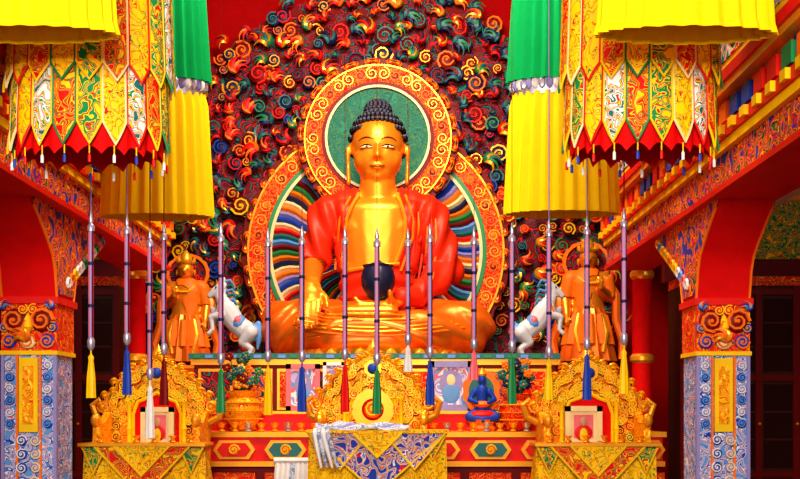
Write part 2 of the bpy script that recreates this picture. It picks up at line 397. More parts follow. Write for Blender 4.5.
# ============================================================ BUDDHA
g=empty('buddha_statue'); g.location=(-.26,0,2.25)
B=Body()
for s_ in(-1,1):
    B.limb([(s_*.3,.1,.32),(s_*1.0,-.5,.3)],[.36,.3],'leg',(1,1,.92))
    B.limb([(s_*1.0,-.5,.27),(s_*.45,-.82,.2),(-s_*.25,-.85,.2)],[.28,.2,.16],'leg')
B.ball((0,.05,.35),(.6,.45,.38),'leg'); B.ball((0,-.55,.22),(.75,.38,.24),'leg')
B.limb([(.15,-.9,.4),(-.3,-.92,.4)],[.11,.09],'foot'); 
for i in range(41):
    t=i/40; z=.45+1.2*t; w=.39+.02*math.cos(t*6)+.19*max(0,t-.2)**.8; B.ball((0,.02-.03*t,z),(w,.27+.04*t,.2),'torso')
B.ball((-.2,-.08,1.49),(.3,.2,.22),'torso'); B.ball((.2,-.08,1.49),(.3,.2,.22),'torso')
B.limb([(-.52,.02,1.66),(0,.02,1.83),(.52,.02,1.66)],[.2,.18,.2],'torso')
B.ball((0,.0,1.84),(.36,.18,.13),'torso')
B.limb([(0,0,1.8),(0,-.02,2.1)],[.225,.205],'neck')
for s_ in(-1,1): B.ball((s_*.58,.02,1.64),(.2,.2,.2),'uarm')
B.limb([(-.59,.0,1.6),(-.78,-.02,1.02)],[.195,.15],'uarmR'); B.limb([(-.78,-.02,1.02),(-.72,-.72,.74)],[.15,.1],'farmR')
B.ball((-.72,-.86,.68),(.13,.13,.1),'hand'); B.ball((-.71,-.97,.58),(.13,.06,.13),'hand')
for i,(dx,l) in enumerate([(-.1,.24),(-.035,.3),(.03,.29),(.092,.25)]):
    x=-.71+dx; B.limb([(x,-.99,.52),(x*1.0,-1.04,.52-l*.4),(x-.005,-1.08,.52-l*.75),(x-.005,-1.1,.52-l)],[.036,.033,.03,.026],'hand')
B.limb([(-.62,-.9,.64),(-.54,-.99,.56),(-.52,-1.03,.46)],[.045,.037,.028],'hand')
B.limb([(.59,.0,1.6),(.8,.0,1.0)],[.21,.17],'uarmL'); B.limb([(.8,.0,1.0),(.5,-.5,.66),(.28,-.72,.57)],[.16,.11,.085],'farmL')
B.ball((.1,-.8,.51),(.19,.14,.055),'hand')
for i in range(4):
    y=-.9+.07*i; B.limb([(.0,y,.51),(-.1,y-.01,.5),(-.19,y-.01,.52),(-.23,y,.57)],[.036,.033,.03,.026],'hand')
B.limb([(.18,-.9,.53),(.16,-.99,.56),(.15,-1.02,.63)],[.045,.036,.028],'hand')
B.ball((0,0,2.46),(.31,.32,.36),'head'); B.ball((0,-.07,2.27),(.285,.25,.25),'head'); B.ball((0,-.11,2.12),(.19,.17,.14),'head'); B.ball((0,-.2,2.05),(.075,.07,.055),'head')
for s_ in(-1,1):
    B.ball((s_*.15,-.15,2.26),(.125,.11,.14),'head')
    B.limb([(s_*.32,.02,2.46),(s_*.355,0,2.4),(s_*.35,.0,2.24),(s_*.345,0,2.03)],[.04,.05,.04,.05],'ear',(.6,1,1))
B.limb([(0,-.29,2.44),(0,-.33,2.34),(0,-.355,2.26)],[.022,.028,.038],'nose'); B.ball((-.042,-.31,2.25),.028,'nose'); B.ball((.042,-.31,2.25),.028,'nose')
B.ball((0,-.285,2.16),(.08,.035,.02),'lip'); B.ball((0,-.28,2.132),(.058,.035,.02),'lip')
for s_ in(-1,1): B.ball((s_*.125,-.25,2.375),(.08,.045,.035),'head')
nm,labs=B.build(.018,4)
bv=BVHTree.FromPolygons([v.co for v in nm.vertices],[list(p.vertices) for p in nm.polygons])
def surf(x,z):
    h=bv.ray_cast(Vector((x,-3,z)),Vector((0,1,0))); return h[0].y if h[0] else 0
def xL(z): return -.42+ (z-1.0)*.12 if z<1.55 else -.354+(z-1.55)*.45
def xR(z): return .32 - max(0,1.35-z)*.35 if z<1.55 else .32-(z-1.55)*.3
sred=[];sorg=[]
for p,l in zip(nm.polygons,labs):
    c=p.center; r=False;o=False
    if l in('leg',) : o=True
    elif l in('uarmL','farmL','uarm','uarmR'): r=True
    elif l=='torso':
        if c.y>.12: r=True
        elif c.z<1.0+.12*c.x: r=True
        elif c.x<xL(c.z) or c.x>xR(c.z): r=True
        if c.z<.62: o=True;r=False
        if c.z>1.9 and abs(c.x)<.26: r=False
    sred.append(r); sorg.append(o)
finish(nm,[0]*len(labs),['goldskin'],'gilded_body',g)
def rf(c):
    if c.z<1.05 and abs(c.x)<.5: return .018*math.sin(c.z*30+c.x*c.x*14)
    return .026*math.sin(abs(c.x)*30-c.z*9+2*math.sin(c.y*5))*(1 if c.z<1.75 else .4)
shell(nm,sred,.035,.035,'robered','upper_robe',g,rf,2)
shell(nm,sorg,.03,.035,'goldrobe','lap_robe',g,lambda c:.024*math.sin(math.hypot(c.x*.8,c.z+.6)*30+1.5*math.sin(c.x*3)),2)
b=MB()
def line(f,z0,z1,m,r,off=.045,n=16): b.tube([(f(z0+(z1-z0)*i/n),surf(f(z0+(z1-z0)*i/n),z0+(z1-z0)*i/n)-off,z0+(z1-z0)*i/n) for i in range(n+1)],r,m,6)
line(xL,1.0,1.86,'gold',.02); line(xR,1.03,1.86,'gold',.022)
line(lambda z:xR(z)+.09,.95,1.84,'org',.016,.055); line(lambda z:xL(z)-.08,1.0,1.82,'org',.014,.05)
b.tube([(x/20,surf(x/20,1.0+.006*x)-.05,1.0+.006*x) for x in range(-8,6)],.022,'gold',6)
for i in range(6):
    P=[]
    for t in range(12):
        q=t/11; x=.42+.05*i+.06*q-.12*q*q; z=1.66-.8*q-.02*i; P.append((x,surf(x,z)-.035,z))
    b.tube(P,[.01+.012*math.sin(q/11*3.14) for q in range(12)],'org' if i%2 else 'robered',5)
for i in range(7):
    P=[]
    for t in range(21):
        q=t/20*2-1; x=q*(.55+.07*i); z=.42-.045*i+.06*q*q*i*.3; P.append((x,surf(x,z)-.035,z))
    b.tube(P,.012,'gold' if i%3 else 'org',5)
b.obj('robe_hems',g)
b=MB() # face
for s_ in(-1,1):
    P=[];Q=[];R2=[];U=[];V=[]
    for t in range(11):
        q=t/10; x=s_*(.04+.18*q); z=2.452+.04*math.sin(q*math.pi*.85)-.014*q; P.append((x,surf(x,z)-.003,z))
        x=s_*(.055+.14*q); z=2.37+.004*math.sin(q*math.pi); Q.append((x,surf(x,z)-.001,z)); R2.append(max(.003,.014*math.sin(q*math.pi)))
        z=2.382+.016*math.sin(q*math.pi); U.append((x,surf(x,z)-.005,z))
        z=2.36-.008*math.sin(q*math.pi); V.append((x,surf(x,z)-.003,z))
    b.tube(P,[.003+.006*math.sin(math.pi*i/10) for i in range(11)],'wood',6); b.tube(Q,R2,'crm',6); b.tube(U,[.003+.006*math.sin(math.pi*i/10) for i in range(11)],'blk',6); b.tube(V,.003,'wood',5)
    x=s_*.122; b.sph((x,surf(x,2.37)-.01,2.371),(.018,.01,.013),'blk',8,6)
b.sph((0,surf(0,2.52)-.003,2.52),.016,'wht',8,6)
P=[]
for t in range(11):
    q=t/10*2-1; x=q*.082; z=2.146+.014*q*q; P.append((x,surf(x,z)-.003,z))
b.tube(P,.006,'dred',5)
P=[(x,surf(x,2.16)+.002,2.163-.05*x*x*20) for x in[-.06,-.035,-.018,0,.018,.035,.06]]; b.tube(P,[.003,.009,.011,.008,.011,.009,.003],'org',6)
P=[(x,surf(x,2.128)+.002,2.13) for x in[-.045,-.022,0,.022,.045]]; b.tube(P,[.003,.01,.012,.01,.003],'org',6)
b.obj('face_details',g)
b=MB()
def hp(c,r,dome):
    for j in range(14):
        t=math.pi*j/13/1.0; n_=max(1,int(2*math.pi*r[0]*math.sin(t)/.052))
        for i in range(n_):
            a=2*math.pi*(i+.5*(j%2))/n_; x=c[0]+r[0]*math.sin(t)*math.cos(a); y=c[1]+r[1]*math.sin(t)*math.sin(a); z=c[2]+r[2]*math.cos(t)
            if dome(x,y,z): b.sph((x,y,z),.031,'hair',6,4)
dm=lambda x,y,z: z>(2.665-.9*x*x if y<-.08 else 2.35+max(0,(.08-y))*1.2)
b.sph((0,.05,2.52),(.31,.3,.34),'hair',20,14)
hp((0,.03,2.5),(.33,.335,.37),dm); b.sph((0,.03,2.86),(.13,.13,.13),'hair',12,8); hp((0,.03,2.86),(.145,.145,.13),lambda x,y,z:z>2.78)
b.lathe((0,.03,2.97),[(.03,0),(.04,.02),(.02,.04),(0,.06)],'gold',10)
b.obj('curled_hair',g)
b=MB()
cx,cy,cz=.02,-.85,.55; q_=1.15
b.lathe((cx,cy,cz),[(r*q_,z*q_) for r,z in[(.06,0),(.11,.04),(.155,.13),(.165,.21),(.15,.28),(.135,.31),(.15,.33),(.12,.31),(.1,.24)]],'bowlblue',24)
b.sph((cx,cy,cz+.34),(.13,.13,.08),'navy',16,8); b.lathe((cx,cy,cz+.4),[(.035,0),(.04,.02),(0,.06)],'navy',12)
b.obj('alms_bowl',g)
b=MB()
b.lathe((0,-.1,-.25),[(1.0,0),(1.05,.06),(1.06,.12),(1.0,.17),(1.04,.22),(1.08,.26)],'gold',48)
for i in range(40):
    a=2*math.pi*i/40; b.sph((1.04*math.cos(a),-.1+1.04*math.sin(a),-.1),(.08,.08,.12),['org','gold'][i%2],8,6)
b.obj('lotus_seat',g)
b=MB(); b.bb(-1.45,.95,-.98,1.0,0,1.93,'dred'); b.bb(-1.47,.97,-1.0,1.0,1.93,2.0,'gold'); b.obj('statue_plinth',smooth=False)
# ============================================================ attendant statues
def attendant(px,mir,sc):
    g=empty('attendant_statue'); c=E(px,350,12.2); g.location=(c.x,c.y,2.08); g.scale=(sc*1.12,sc,sc); A=Body(); m=mir
    for s_ in(-1,1):
        A.limb([(s_*.09,0,.68),(s_*.1,-.02,.38),(s_*.1,.01,.12)],[.11,.085,.06],'leg'); A.limb([(s_*.1,.02,.08),(s_*.12,-.12,.06)],[.05,.04],'foot')
    A.limb([(0,0,.68),(.01*m,-.01,.85),(0,0,1.02),(0,0,1.1)],[.17,.15,.17,.13],'torso',(1.1,.8,1)); A.limb([(-.17,0,1.1),(.17,0,1.1)],[.08,.08],'torso')
    A.limb([(0,0,1.12),(0,0,1.22)],[.06,.055],'neck'); A.ball((0,-.01,1.32),(.1,.105,.125),'head'); A.ball((0,-.04,1.26),(.075,.07,.06),'head'); A.ball((0,-.115,1.3),(.016,.02,.03),'head')
    A.limb([(-.19*m,0,1.08),(-.23*m,0,.86),(-.1*m,-.18,.96)],[.08,.065,.042],'arm'); A.limb([(.19*m,0,1.08),(.24*m,0,.85),(.24*m,-.1,.65)],[.08,.065,.042],'arm')
    A.ball((-.09*m,-.19,.98),(.035,.025,.04),'arm'); A.ball((.24*m,-.12,.62),(.035,.025,.045),'arm')
    for q in range(4):
        A.limb([(-.08*m-.012*q*m,-.2,.99),(-.07*m-.018*q*m,-.21,1.04+.008*(q%3)),(-.065*m-.018*q*m,-.205,1.09)],[.014,.012,.009],'arm'); A.limb([(.225*m+.012*q*m,-.12,.64),(.225*m+.012*q*m,-.13,.56),(.225*m+.01*q*m,-.12,.51)],[.014,.012,.009],'arm')
    A.limb([(-.1*m,-.21,.98),(-.05*m,-.23,1.01)],[.013,.01],'arm'); A.limb([(.22*m,-.13,.62),(.2*m,-.15,.58)],[.013,.01],'arm')
    nm,labs=A.build(.012,2); finish(nm,[0]*len(labs),['goldskin'],'gilded_body',g)
    shell(nm,[(l=='torso' and p.center.x*m>-.05*1-.3*(p.center.z-1)) or (l=='arm' and p.center.z>.86 and abs(p.center.y)<.08) for p,l in zip(nm.polygons,labs)],.014,.012,'org','sash',g)
    b=MB(); b.lathe((0,0,.1),[(.3,0),(.27,.15),(.22,.35),(.19,.55),(.16,.62)],'goldrobe',60,14,.06)
    b.lathe((0,0,.3),[(.27,0),(.235,.2),(.2,.35)],'org',60,12,.08)
    for s_ in(-1,1):
        b.tube([(s_*.2,.03,1.12),(s_*.3,.0,.9),(s_*.3,-.03,.6),(s_*.38,0,.35),(s_*.34,-.05,.12)],[.035,.05,.05,.055,.03],'goldrobe',8)
        b.tube([(s_*.12,-.14,.66),(s_*.16,-.2,.45),(s_*.12,-.25,.2)],[.02,.03,.02],'gold',6)
        b.sph((s_*.038,-.108,1.33),(.014,.008,.006),'blk',6,4); b.sph((s_*.105,0,1.29),(.015,.02,.045),'gold',6,4)
    b.sph((0,-.108,1.265),(.02,.01,.006),'red',6,4)
    b.tube([(-.12,-.1,1.1),(-.05,-.15,1.02),(.05,-.15,1.02),(.12,-.1,1.1)],.012,'yel',6)
    b.lathe((0,0,1.4),[(.1,0),(.11,.03),(.07,.06),(.06,.12),(.02,.18),(0,.2)],'gold',12)
    for q in range(5): b.sph((.1*math.cos(math.pi+q*math.pi/4),.1*math.sin(math.pi+q*math.pi/4),1.45),(.02,.02,.045),'gold',6,4)
    b.obj('robes_and_crown',g)
    b=MB(); b.lathe((0,0,-.15),[(.3,0),(.36,.05),(.3,.1),(.34,.16),(.3,.2)],'org',24,12,.05); b.lathe((0,0,-2.08/sc),[(.3,0),(.3,1.75),(.26,2.08/sc-.14)],'dred',8); b.obj('lotus_base',g)
    b=MB(); b.ring(0,1.3,.16,.03,0,.22,'dark',40); b.ring(0,1.3,.15,.05,.22,.25,'org',40,wav=.06,wn=24)
    b.tube([(0,.2,-.1),(0,.2,1.2)],.03,'gold'); b.obj('nimbus',g)
attendant(186,1,.9); attendant(588,-1,1.0)
# ============================================================ rearing throne animals
def horse(px,m):
    g=empty('rearing_horse_carving'); c=E(px,350,11.35); g.location=(c.x,c.y,2.2); H=Body()
    H.limb([(-.14*m,0,.26),(0,0,.36),(.1*m,0,.5)],[.12,.11,.13],'b',(1,.8,1)); H.limb([(.1*m,0,.52),(.17*m,0,.66),(.16*m,0,.76)],[.1,.07,.055],'b',(1,.7,1))
    H.limb([(.15*m,0,.78),(.24*m,0,.72),(.29*m,0,.67)],[.06,.045,.035],'h',(1,.8,1))
    for s_ in(-1,1):
        H.ball((.13*m,s_*.03,.85),(.014,.012,.04),'h')
        H.limb([(.14*m,s_*.06,.46),(.27*m,s_*.06,.48+.05*s_),(.25*m,s_*.06,.34+.05*s_),(.29*m,s_*.06,.3+.05*s_)],[.055,.034,.025,.028],'l')
        H.limb([(-.17*m,s_*.07,.26),(-.08*m,s_*.07,.15),(-.18*m,s_*.07,.08),(-.15*m,s_*.07,.0),(-.12*m,s_*.07,-.02)],[.085,.05,.03,.024,.03],'l')
    H.limb([(-.2*m,0,.3),(-.25*m,0,.36),(-.26*m,0,.22),(-.24*m,0,.08)],[.03,.035,.04,.015],'t')
    nm,labs=H.build(.011,2); finish(nm,[1 if l=='t' else 0 for l in labs],['horsewhite','lbl'],'carved_body',g)
    b=MB()
    for i in range(7): t=i/6; b.tube([((.06+.08*t)*m,0,.5+.32*t),((.0+.06*t)*m,-.02,.53+.31*t),((-.03+.04*t)*m,0,.47+.3*t)],[.025,.02,.006],'teal' if i%2 else 'lbl',6)
    b.sph((-.03*m,0,.37),(.09,.105,.1),'lbl',12,8); b.sph((-.03*m,0,.39),(.07,.112,.07),'pnk',12,8); b.tube([(.14*m,-.07,.42),(.18*m,-.09,.5),(.14*m,-.07,.6)],.014,'org',6)
    b.sph((.215*m,-.045,.765),.01,'blk',6,4); b.bb(-.25,.25,-.13,.13,-.1,-.04,'gold'); b.bb(-.23,.23,-.1,.1,-2.2,-.1,'dred')
    b.obj('mane_saddle_base',g)
horse(236,-1); horse(536,1)
# ============================================================ ALTAR
g=empty('altar_shelf'); b=MB(); z1=2.19
b.bb(-2.15,1.62,-1.35,-1.03,0,z1-.12,'dred'); b.bb(-2.2,1.67,-1.4,-1.02,z1-.06,z1,'teal'); b.bb(-2.18,1.65,-1.38,-1.02,z1-.12,z1-.06,'gold')
for i in range(30): b.bb(-2.15+i*.126,-2.07+i*.126,-1.41,-1.38,z1-.05,z1-.015,['grn','lbl'][i%2])
for i in range(9):
    x=-2.1+i*.41; b.bb(x,x+.36,-1.38,-1.34,1.6,2.03,'gold'); b.bb(x+.03,x+.33,-1.4,-1.34,1.63,2.0,['dark','beampat','ornred'][i%3])
b.obj('shelf_body',g,False)
g=empty('altar_table'); b=MB()
z2=1.39; b.bb(-2.85,2.5,-2.2,-1.42,0,1.1,'dred'); b.bb(-2.9,2.55,-2.25,-1.42,z2-.05,z2,'gold'); b.bb(-2.87,2.52,-2.22,-1.42,1.1,z2-.05,'red')
for i in range(11):
    x=-2.8+i*.49; cx=x+.235; zc=1.22
    b.prism([(cx-.2,zc),(cx-.14,zc+.09),(cx+.14,zc+.09),(cx+.2,zc),(cx+.14,zc-.09),(cx-.14,zc-.09)],'y',-2.26,-2.22,'gold')
    b.prism([(cx-.16,zc),(cx-.11,zc+.065),(cx+.11,zc+.065),(cx+.16,zc),(cx+.11,zc-.065),(cx-.11,zc-.065)],'y',-2.275,-2.25,['red','teal'][i%2])
    b.scroll(cx,zc,-2.27,.055,'yel','org',1,0); b.bb(cx-.2,cx+.2,-2.24,-2.2,.5,1.0,'ornred')
b.bb(-2.88,2.53,-2.27,-2.2,1.06,1.11,'gold')
b.obj('table_body',g,False)
b=MB(); b.bb(-2.0,1.45,-1.64,-1.44,z2,z2+.17,'red'); b.bb(-2.02,1.47,-1.66,-1.44,z2+.17,z2+.2,'gold'); b.obj('altar_riser',smooth=False)
def framed(u0,u1,v0,v1,d,m,name='framed_picture',monk=False,zb=None,fr='gold'):
    p=E(u0,v1,d);q=E(u1,v0,d); g=empty(name); b=MB(); y=p.y; z0=p.z if zb is None else zb
    x0,x1,zt=p.x,q.x,q.z; f=.035*(x1-x0)/.3+.01
    b.bb(x0,x1,y,y+.03,z0,zt,m)
    for A in((x0,x0+f,z0,zt),(x1-f,x1,z0,zt),(x0,x1,z0,z0+f),(x0,x1,zt-f,zt)): b.bb(A[0],A[1],y-.02,y+.02,A[2],A[3],fr)
    b.prism([(y+.02,z0),(y+.07,z0),(y+.03,z0+(zt-z0)*.7)],'x',(x0+x1)/2-.01,(x0+x1)/2+.01,'wood')
    cx=(x0+x1)/2; w=x1-x0; h=zt-z0
    if monk:
        b.bb(x0+f*1.6,x1-f*1.6,y-.003,y+.01,z0+f*1.6,zt-f*1.6,'pnk')
        b.sph((cx,y-.002,z0+h*.34),(w*.25,.008,h*.2),'red',16,8); b.sph((cx,y-.006,z0+h*.3),(w*.12,.008,h*.17),'yel',12,8); b.sph((cx,y-.008,z0+h*.62),(w*.1,.008,h*.12),'skin',12,8)
    else:
        b.sph((cx,y,z0+h*.35),(w*.2,.006,h*.2),'lbl',12,8); b.sph((cx,y,z0+h*.62),(w*.1,.006,h*.12),'crm',12,8); b.sph((cx,y+.002,z0+h*.55),(w*.3,.004,h*.32),'lil',16,8)
    b.obj('frame_and_print',g)
framed(286,320,364,412,10.45,'thangka',zb=1.59,fr='pnk'); framed(323,345,362,412,10.45,'thangka',zb=1.59,fr='wht'); framed(428,474,361,412,10.45,'thangka',zb=1.59,fr='lil')
def vase(px,m,fl,d=10.12,s=1.0):
    c=E(px,432,d); g=empty('offering_vase'); b=MB(); z=1.39
    b.lathe((c.x,c.y,z),[(.1*s,0),(.14*s,.02),(.12*s,.05),(.17*s,.12*s),(.2*s,.22*s),(.17*s,.3*s),(.13*s,.34*s),(.18*s,.4*s),(.15*s,.4*s),(.1*s,.3*s)],m,20)
    for q in(.12,.2,.28): b.lathe((c.x,c.y,z+q*s),[(.185*s,-.008),(.207*s,0),(.185*s,.012)],'gold',20)
    b.obj('pot',g); b=MB()
    for i in range(40):
        a=random.uniform(0,6.28); r=random.uniform(0,.17)*s; h=random.uniform(.45,.75)*s; x=c.x+r*math.cos(a); y=c.y+r*math.sin(a)
        b.tube([(c.x,c.y,z+.3*s),(x,y,z+h)],.006,'grn',4)
        mm=random.choice(fl)
        for q in range(5): b.sph((x+.026*math.cos(q*1.256),y-.01,z+h+.026*math.sin(q*1.256)),(.022,.012,.022),mm,6,4)
        b.sph((x,y-.02,z+h),.012,'gold',6,4)
    b.obj('flowers',g)
vase(243,'orngold',['org','gold','dred','grn','teal']); vase(517,'ornred',['teal','org','navy'],10.12,.92)
g=empty('blue_deity_figurine'); c=E(482,412,10.15); g.location=(c.x,c.y,1.39); g.scale=(.8,.8,.95); A=Body()
for s_ in(-1,1):
    A.limb([(s_*.05,0,.2),(s_*.17,-.08,.15),(0,-.14,.12)],[.06,.05,.035],'l'); A.limb([(s_*.09,0,.42),(s_*.16,-.01,.33),(s_*.07,-.1,.3)],[.035,.028,.022],'a')
A.limb([(0,0,.2),(0,0,.32),(0,0,.42)],[.08,.065,.075],'t'); A.limb([(0,0,.44),(0,0,.5)],[.03,.03],'t'); A.ball((0,-.01,.54),(.05,.055,.065),'h')
nm,labs=A.build(.01,2); finish(nm,[0]*len(labs),['blu'],'figure',g)
b=MB(); b.lathe((0,-.0,0),[(.16,0),(.18,.03),(.14,.07),(.18,.12)],'org',20,10,.05); b.lathe((0,0,.58),[(.055,0),(.06,.02),(.03,.05),(0,.09)],'gold',10); b.ring(0,.42,.11,.02,.0,.22,'org',30,wav=.12,wn=20); b.ring(0,.42,.09,.01,.0,.16,'teal',30)
b.sph((0,-.02,.28),(.11,.1,.04),'org',10,6); b.sph((0,-.06,.17),(.19,.1,.05),'red',12,6)
b.tube([(0,.09,.0),(0,.09,.4)],.02,'gold'); b.obj('lotus_and_halo',g)
g=empty('offering_bowls'); b=MB()
for i in range(26):
    x=-1.85+i*.128
    b.lathe((x,-2.15,1.39),[(.025,0),(.035,.01),(.012,.03),(.03,.05),(.045,.085),(.04,.085),(.02,.06)],'gold' if i%3 else 'silver',12)
b.obj('bowls',g)
g=empty('white_scarf'); b=MB()
for i in range(7):
    x=E(277+i*5,0,9.7).x; b.tube([(x,-2.29,1.13),(x+.01,-2.31,1.08),(x-.01,-2.31,.85),(x+.01,-2.32,.5),(x,-2.31,.3)],[.02,.03,.03,.032,.03],'wht' if i!=3 else 'greyblue',8)
b.tube([(E(274,0,9.7).x,-2.31,1.12),(E(310,0,9.7).x,-2.31,1.12)],.028,'wht',8)
b.obj('cloth_folds',g)
# ============================================================ THRONES
def throne(px,d,w,vt,centre=False):
    g=empty('gilded_throne'); c=E(px,0,d); x,y=c.x,c.y; zt=E(0,vt,d).z-.1; zb=1.25; h=zt-zb; b=MB(); w2=w/2
    out=[(-1,0),(-1,.42),(-1.1,.5),(-1.04,.62),(-.86,.66),(-.84,.76),(-.66,.82),(-.5,.84),(-.46,.92),(-.26,.96),(-.12,.99),(0,1.04)]
    out=out+[(-p,q) for p,q in reversed(out[:-1])]
    b.prism([(x+p*w2,zb+q*h) for p,q in out],'y',y,y+.08,'orngold')
    inn=[(-.5,0),(-.5,.4),(-.4,.54),(-.2,.58),(0,.64),(.2,.58),(.4,.54),(.5,.4),(.5,0)]
    b.prism([(x+p*w2,zb+q*h) for p,q in inn],'y',y-.03,y,'orngold' if centre else 'redcloth')
    b.tube([(x+p*w2,y-.03,zb+q*h) for p,q in inn],.018,'yel',6); b.tube([(x+p*w2,y-.02,zb+q*h) for p,q in out],.02,'gold',6)
    rnd=random.Random(3)
    for kk in(.86,.66):
        L=[(p*kk,q*(kk+.08)) for p,q in out]
        for i in range(len(L)-1):
            for t in(0,.34,.67):
                p=L[i][0]*(1-t)+L[i+1][0]*t; q=L[i][1]*(1-t)+L[i+1][1]*t
                if kk<.7 and (q<.1 or (abs(p)<.5 and q<.6)): continue
                b.scroll(x+p*w2,zb+q*h,y-.03,.036+.012*rnd.random(),rnd.choice(['gold','yel','yel']),rnd.choice(['red','org','dred','grn','dred','red']),1 if p<0 else -1,rnd.random()*6)
    for s_ in(-1,1):
        b.lathe((x+s_*.57*w2,y-.05,zb),[(.03,0),(.02,.04),(.022,.2*h),(.03,.23*h),(.02,.26*h),(.02,.5*h),(.035,.54*h)],'yel',10)
    for i,(p,q) in enumerate(out[1:-1]):
        a=math.atan2(q*h-.3*h,p*w2); b.leaf(x+p*w2,zb+q*h,y+.02,.035,['gold','yel','org'],a,1 if p<0 else -1)
    b.lathe((x,y+.02,zb+h*1.0),[(.05,0),(.07,.04),(.05,.09),(.02,.12),(0,.16)],'gold',12)
    b.sph((x,y-.06,zb+h*.86),(.05,.04,.05),'blu',12,8); b.ring(x,zb+h*.86,y-.03,.04,.05,.075,'gold',24,wav=.1,wn=16)
    if centre:
        b.ring(x,zb+h*.42,y-.03,.04,.1,.18,'gold',32,wav=.08,wn=20); b.sph((x,y-.04,zb+h*.42),(.1,.03,.1),'red',14,8); b.scroll(x,zb+h*.42,y-.06,.08,'yel','org')
        for i in range(8):
            a=i*math.pi/4; b.scroll(x+.24*math.cos(a),zb+h*.42+.2*math.sin(a),y-.04,.05,'gold',['org','yel','red'][i%3],1 if i%2 else -1,a)
    b.obj('carved_back',g)
    b=MB()
    for s_ in(-1,1):
        xx=x+s_*w2; b.prism([(y+.08,zb+.35*h),(y-.1,zb+.42*h),(y-.25,zb+.3*h),(y-.42,zb+.3*h),(y-.45,zb-.1),(y+.08,zb-.1)],'x',xx-.03,xx+.03,'orngold')
        b.scroll(xx+s_*.06,zb+.48*h,y-.02,.06,'gold','org',s_,0)
        b.tube([(xx+s_*.02,y,zb+.3*h),(xx+s_*.12,y,zb+.36*h),(xx+s_*.16,y,zb+.5*h),(xx+s_*.1,y,zb+.56*h),(xx+s_*.08,y,zb+.5*h)],[.04,.035,.03,.025,.02],'gold',8)
        b.sph((xx,y-.44,zb+.33*h),(.045,.045,.06),'gold',10,8)
    b.bb(x-w2,x+w2,y-.42,y+.08,.55,zb-.06,'redcloth'); b.bb(x-w2*.9,x+w2*.9,y-.4,y-.02,zb-.06,zb+.03,'yelcloth'); b.bb(x-w2*1.08,x+w2*1.08,y-.44,y+.12,0,.5,'ornred'); b.bb(x-w2*1.12,x+w2*1.12,y-.44,y+.14,.48,.56,'gold')
    b.obj('seat_and_arms',g,False)
throne(158,9.2,.86,350); throne(588,9.2,.86,350); throne(373,9.3,.9,345,True)
framed(141,174,407,443,8.88,'crm',monk=True,zb=1.28,fr='crm'); framed(565,602,406,443,8.88,'crm',monk=True,zb=1.28,fr='crm')
def table(u0,u1,vt,d,m1,m2,white=False):
    g=empty('draped_offering_table'); a=E(u0,vt,d); c=E(u1,vt,d); x0,x1,y,z=a.x,c.x,a.y,a.z; cx=(x0+x1)/2; w=(x1-x0)/2; b=MB()
    N=60; per=[]
    for i in range(N+1): t=i/N; per.append((x0+(x1-x0)*t,y+.018*math.sin(t*40)))
    yb=y+.28; path=[(x0,yb)]+per+[(x1,yb)]; vs=[];fs=[]
    for j,(zz,sp) in enumerate([(z,0),(z-.3,.015),(z-.7,.03),(.04,.05)]):
        for p,q in path: vs.append((cx+(p-cx)*(1+sp),y+(q-y)*(.3 if j==0 else 1.2)-sp,zz))
    n=len(path)
    for j in range(3):
        for i in range(n-1): fs.append((j*n+i,j*n+i+1,(j+1)*n+i+1,(j+1)*n+i))
    b.add(vs,fs,m1); b.bb(x0,x1,y-.005,yb,z-.04,z,m1); b.obj('cloth_skirt',g)
    b=MB(); yf=y-.05
    def tri(a0,a1,dep,m,off):
        b.prism([(a0,z+.005),((a0+a1)/2,z-dep),(a1,z+.005)],'y',yf-off-.012,yf-off,m); b.tube([(a0,yf-off-.012,z),((a0+a1)/2,yf-off-.012,z-dep),(a1,yf-off-.012,z)],.013,'yel',5)
    for i in range(5): tri(cx-w+i*.4*w,cx-w+(i+1)*.4*w,.22,['broG','broR','broB','broR','broG'][i],0)
    if white:
        tri(cx-w*.98,cx+w*.98,.5,'drape',.02); tri(cx-w*.98,cx-w*.1,.3,'drape',.03); tri(cx+w*.1,cx+w*.98,.3,'drape',.03); tri(cx-w*.35,cx+w*.35,.2,'broY',.045)
    else:
        tri(cx-w*.78,cx+w*.78,.42,m2,.02); tri(cx-w*.45,cx+w*.45,.24,'broY',.04)
    b.bb(cx-w-.02,cx+w+.02,y-.11,yb,z,z+.025,'gold' if not white else 'broY'); b.obj('pointed_overlay',g)
    if white:
        b=MB()
        for i in range(5): b.tube([(cx-w*.9+t*w*.17,y-.06+.03*i-.0,z+.035+.02*math.sin(t*1.7+i)+.006*i) for t in range(9)],[.018+.01*math.sin(t*2+i) for t in range(9)],'lil' if i==2 else 'greyblue',8)
        for i in range(4): b.tube([(cx-w*.9+i*.035,y-.06,z+.03),(cx-w*.9+i*.035,y-.15,z),(cx-w*.86+i*.04,y-.16,z-.12),(cx-w*.8+i*.045,y-.15,z-.28)],[.02,.022,.02,.012],'greyblue' if i%2 else 'wht',6)
        b.obj('folded_scarf',g)
    else:
        b=MB()
        for i in range(6):
            xx=cx-w*.75+i*w*.3; b.lathe((xx,y+.03,z+.025),[(.02,0),(.03,.01),(.012,.03),(.035,.06),(.03,.06)],'gold',10)
        b.obj('butter_lamps',g)
table(309,446,433,8.5,'broY','broY',True); table(84,205,446,8.4,'broY','broR'); table(536,656,446,8.4,'broY','broR')
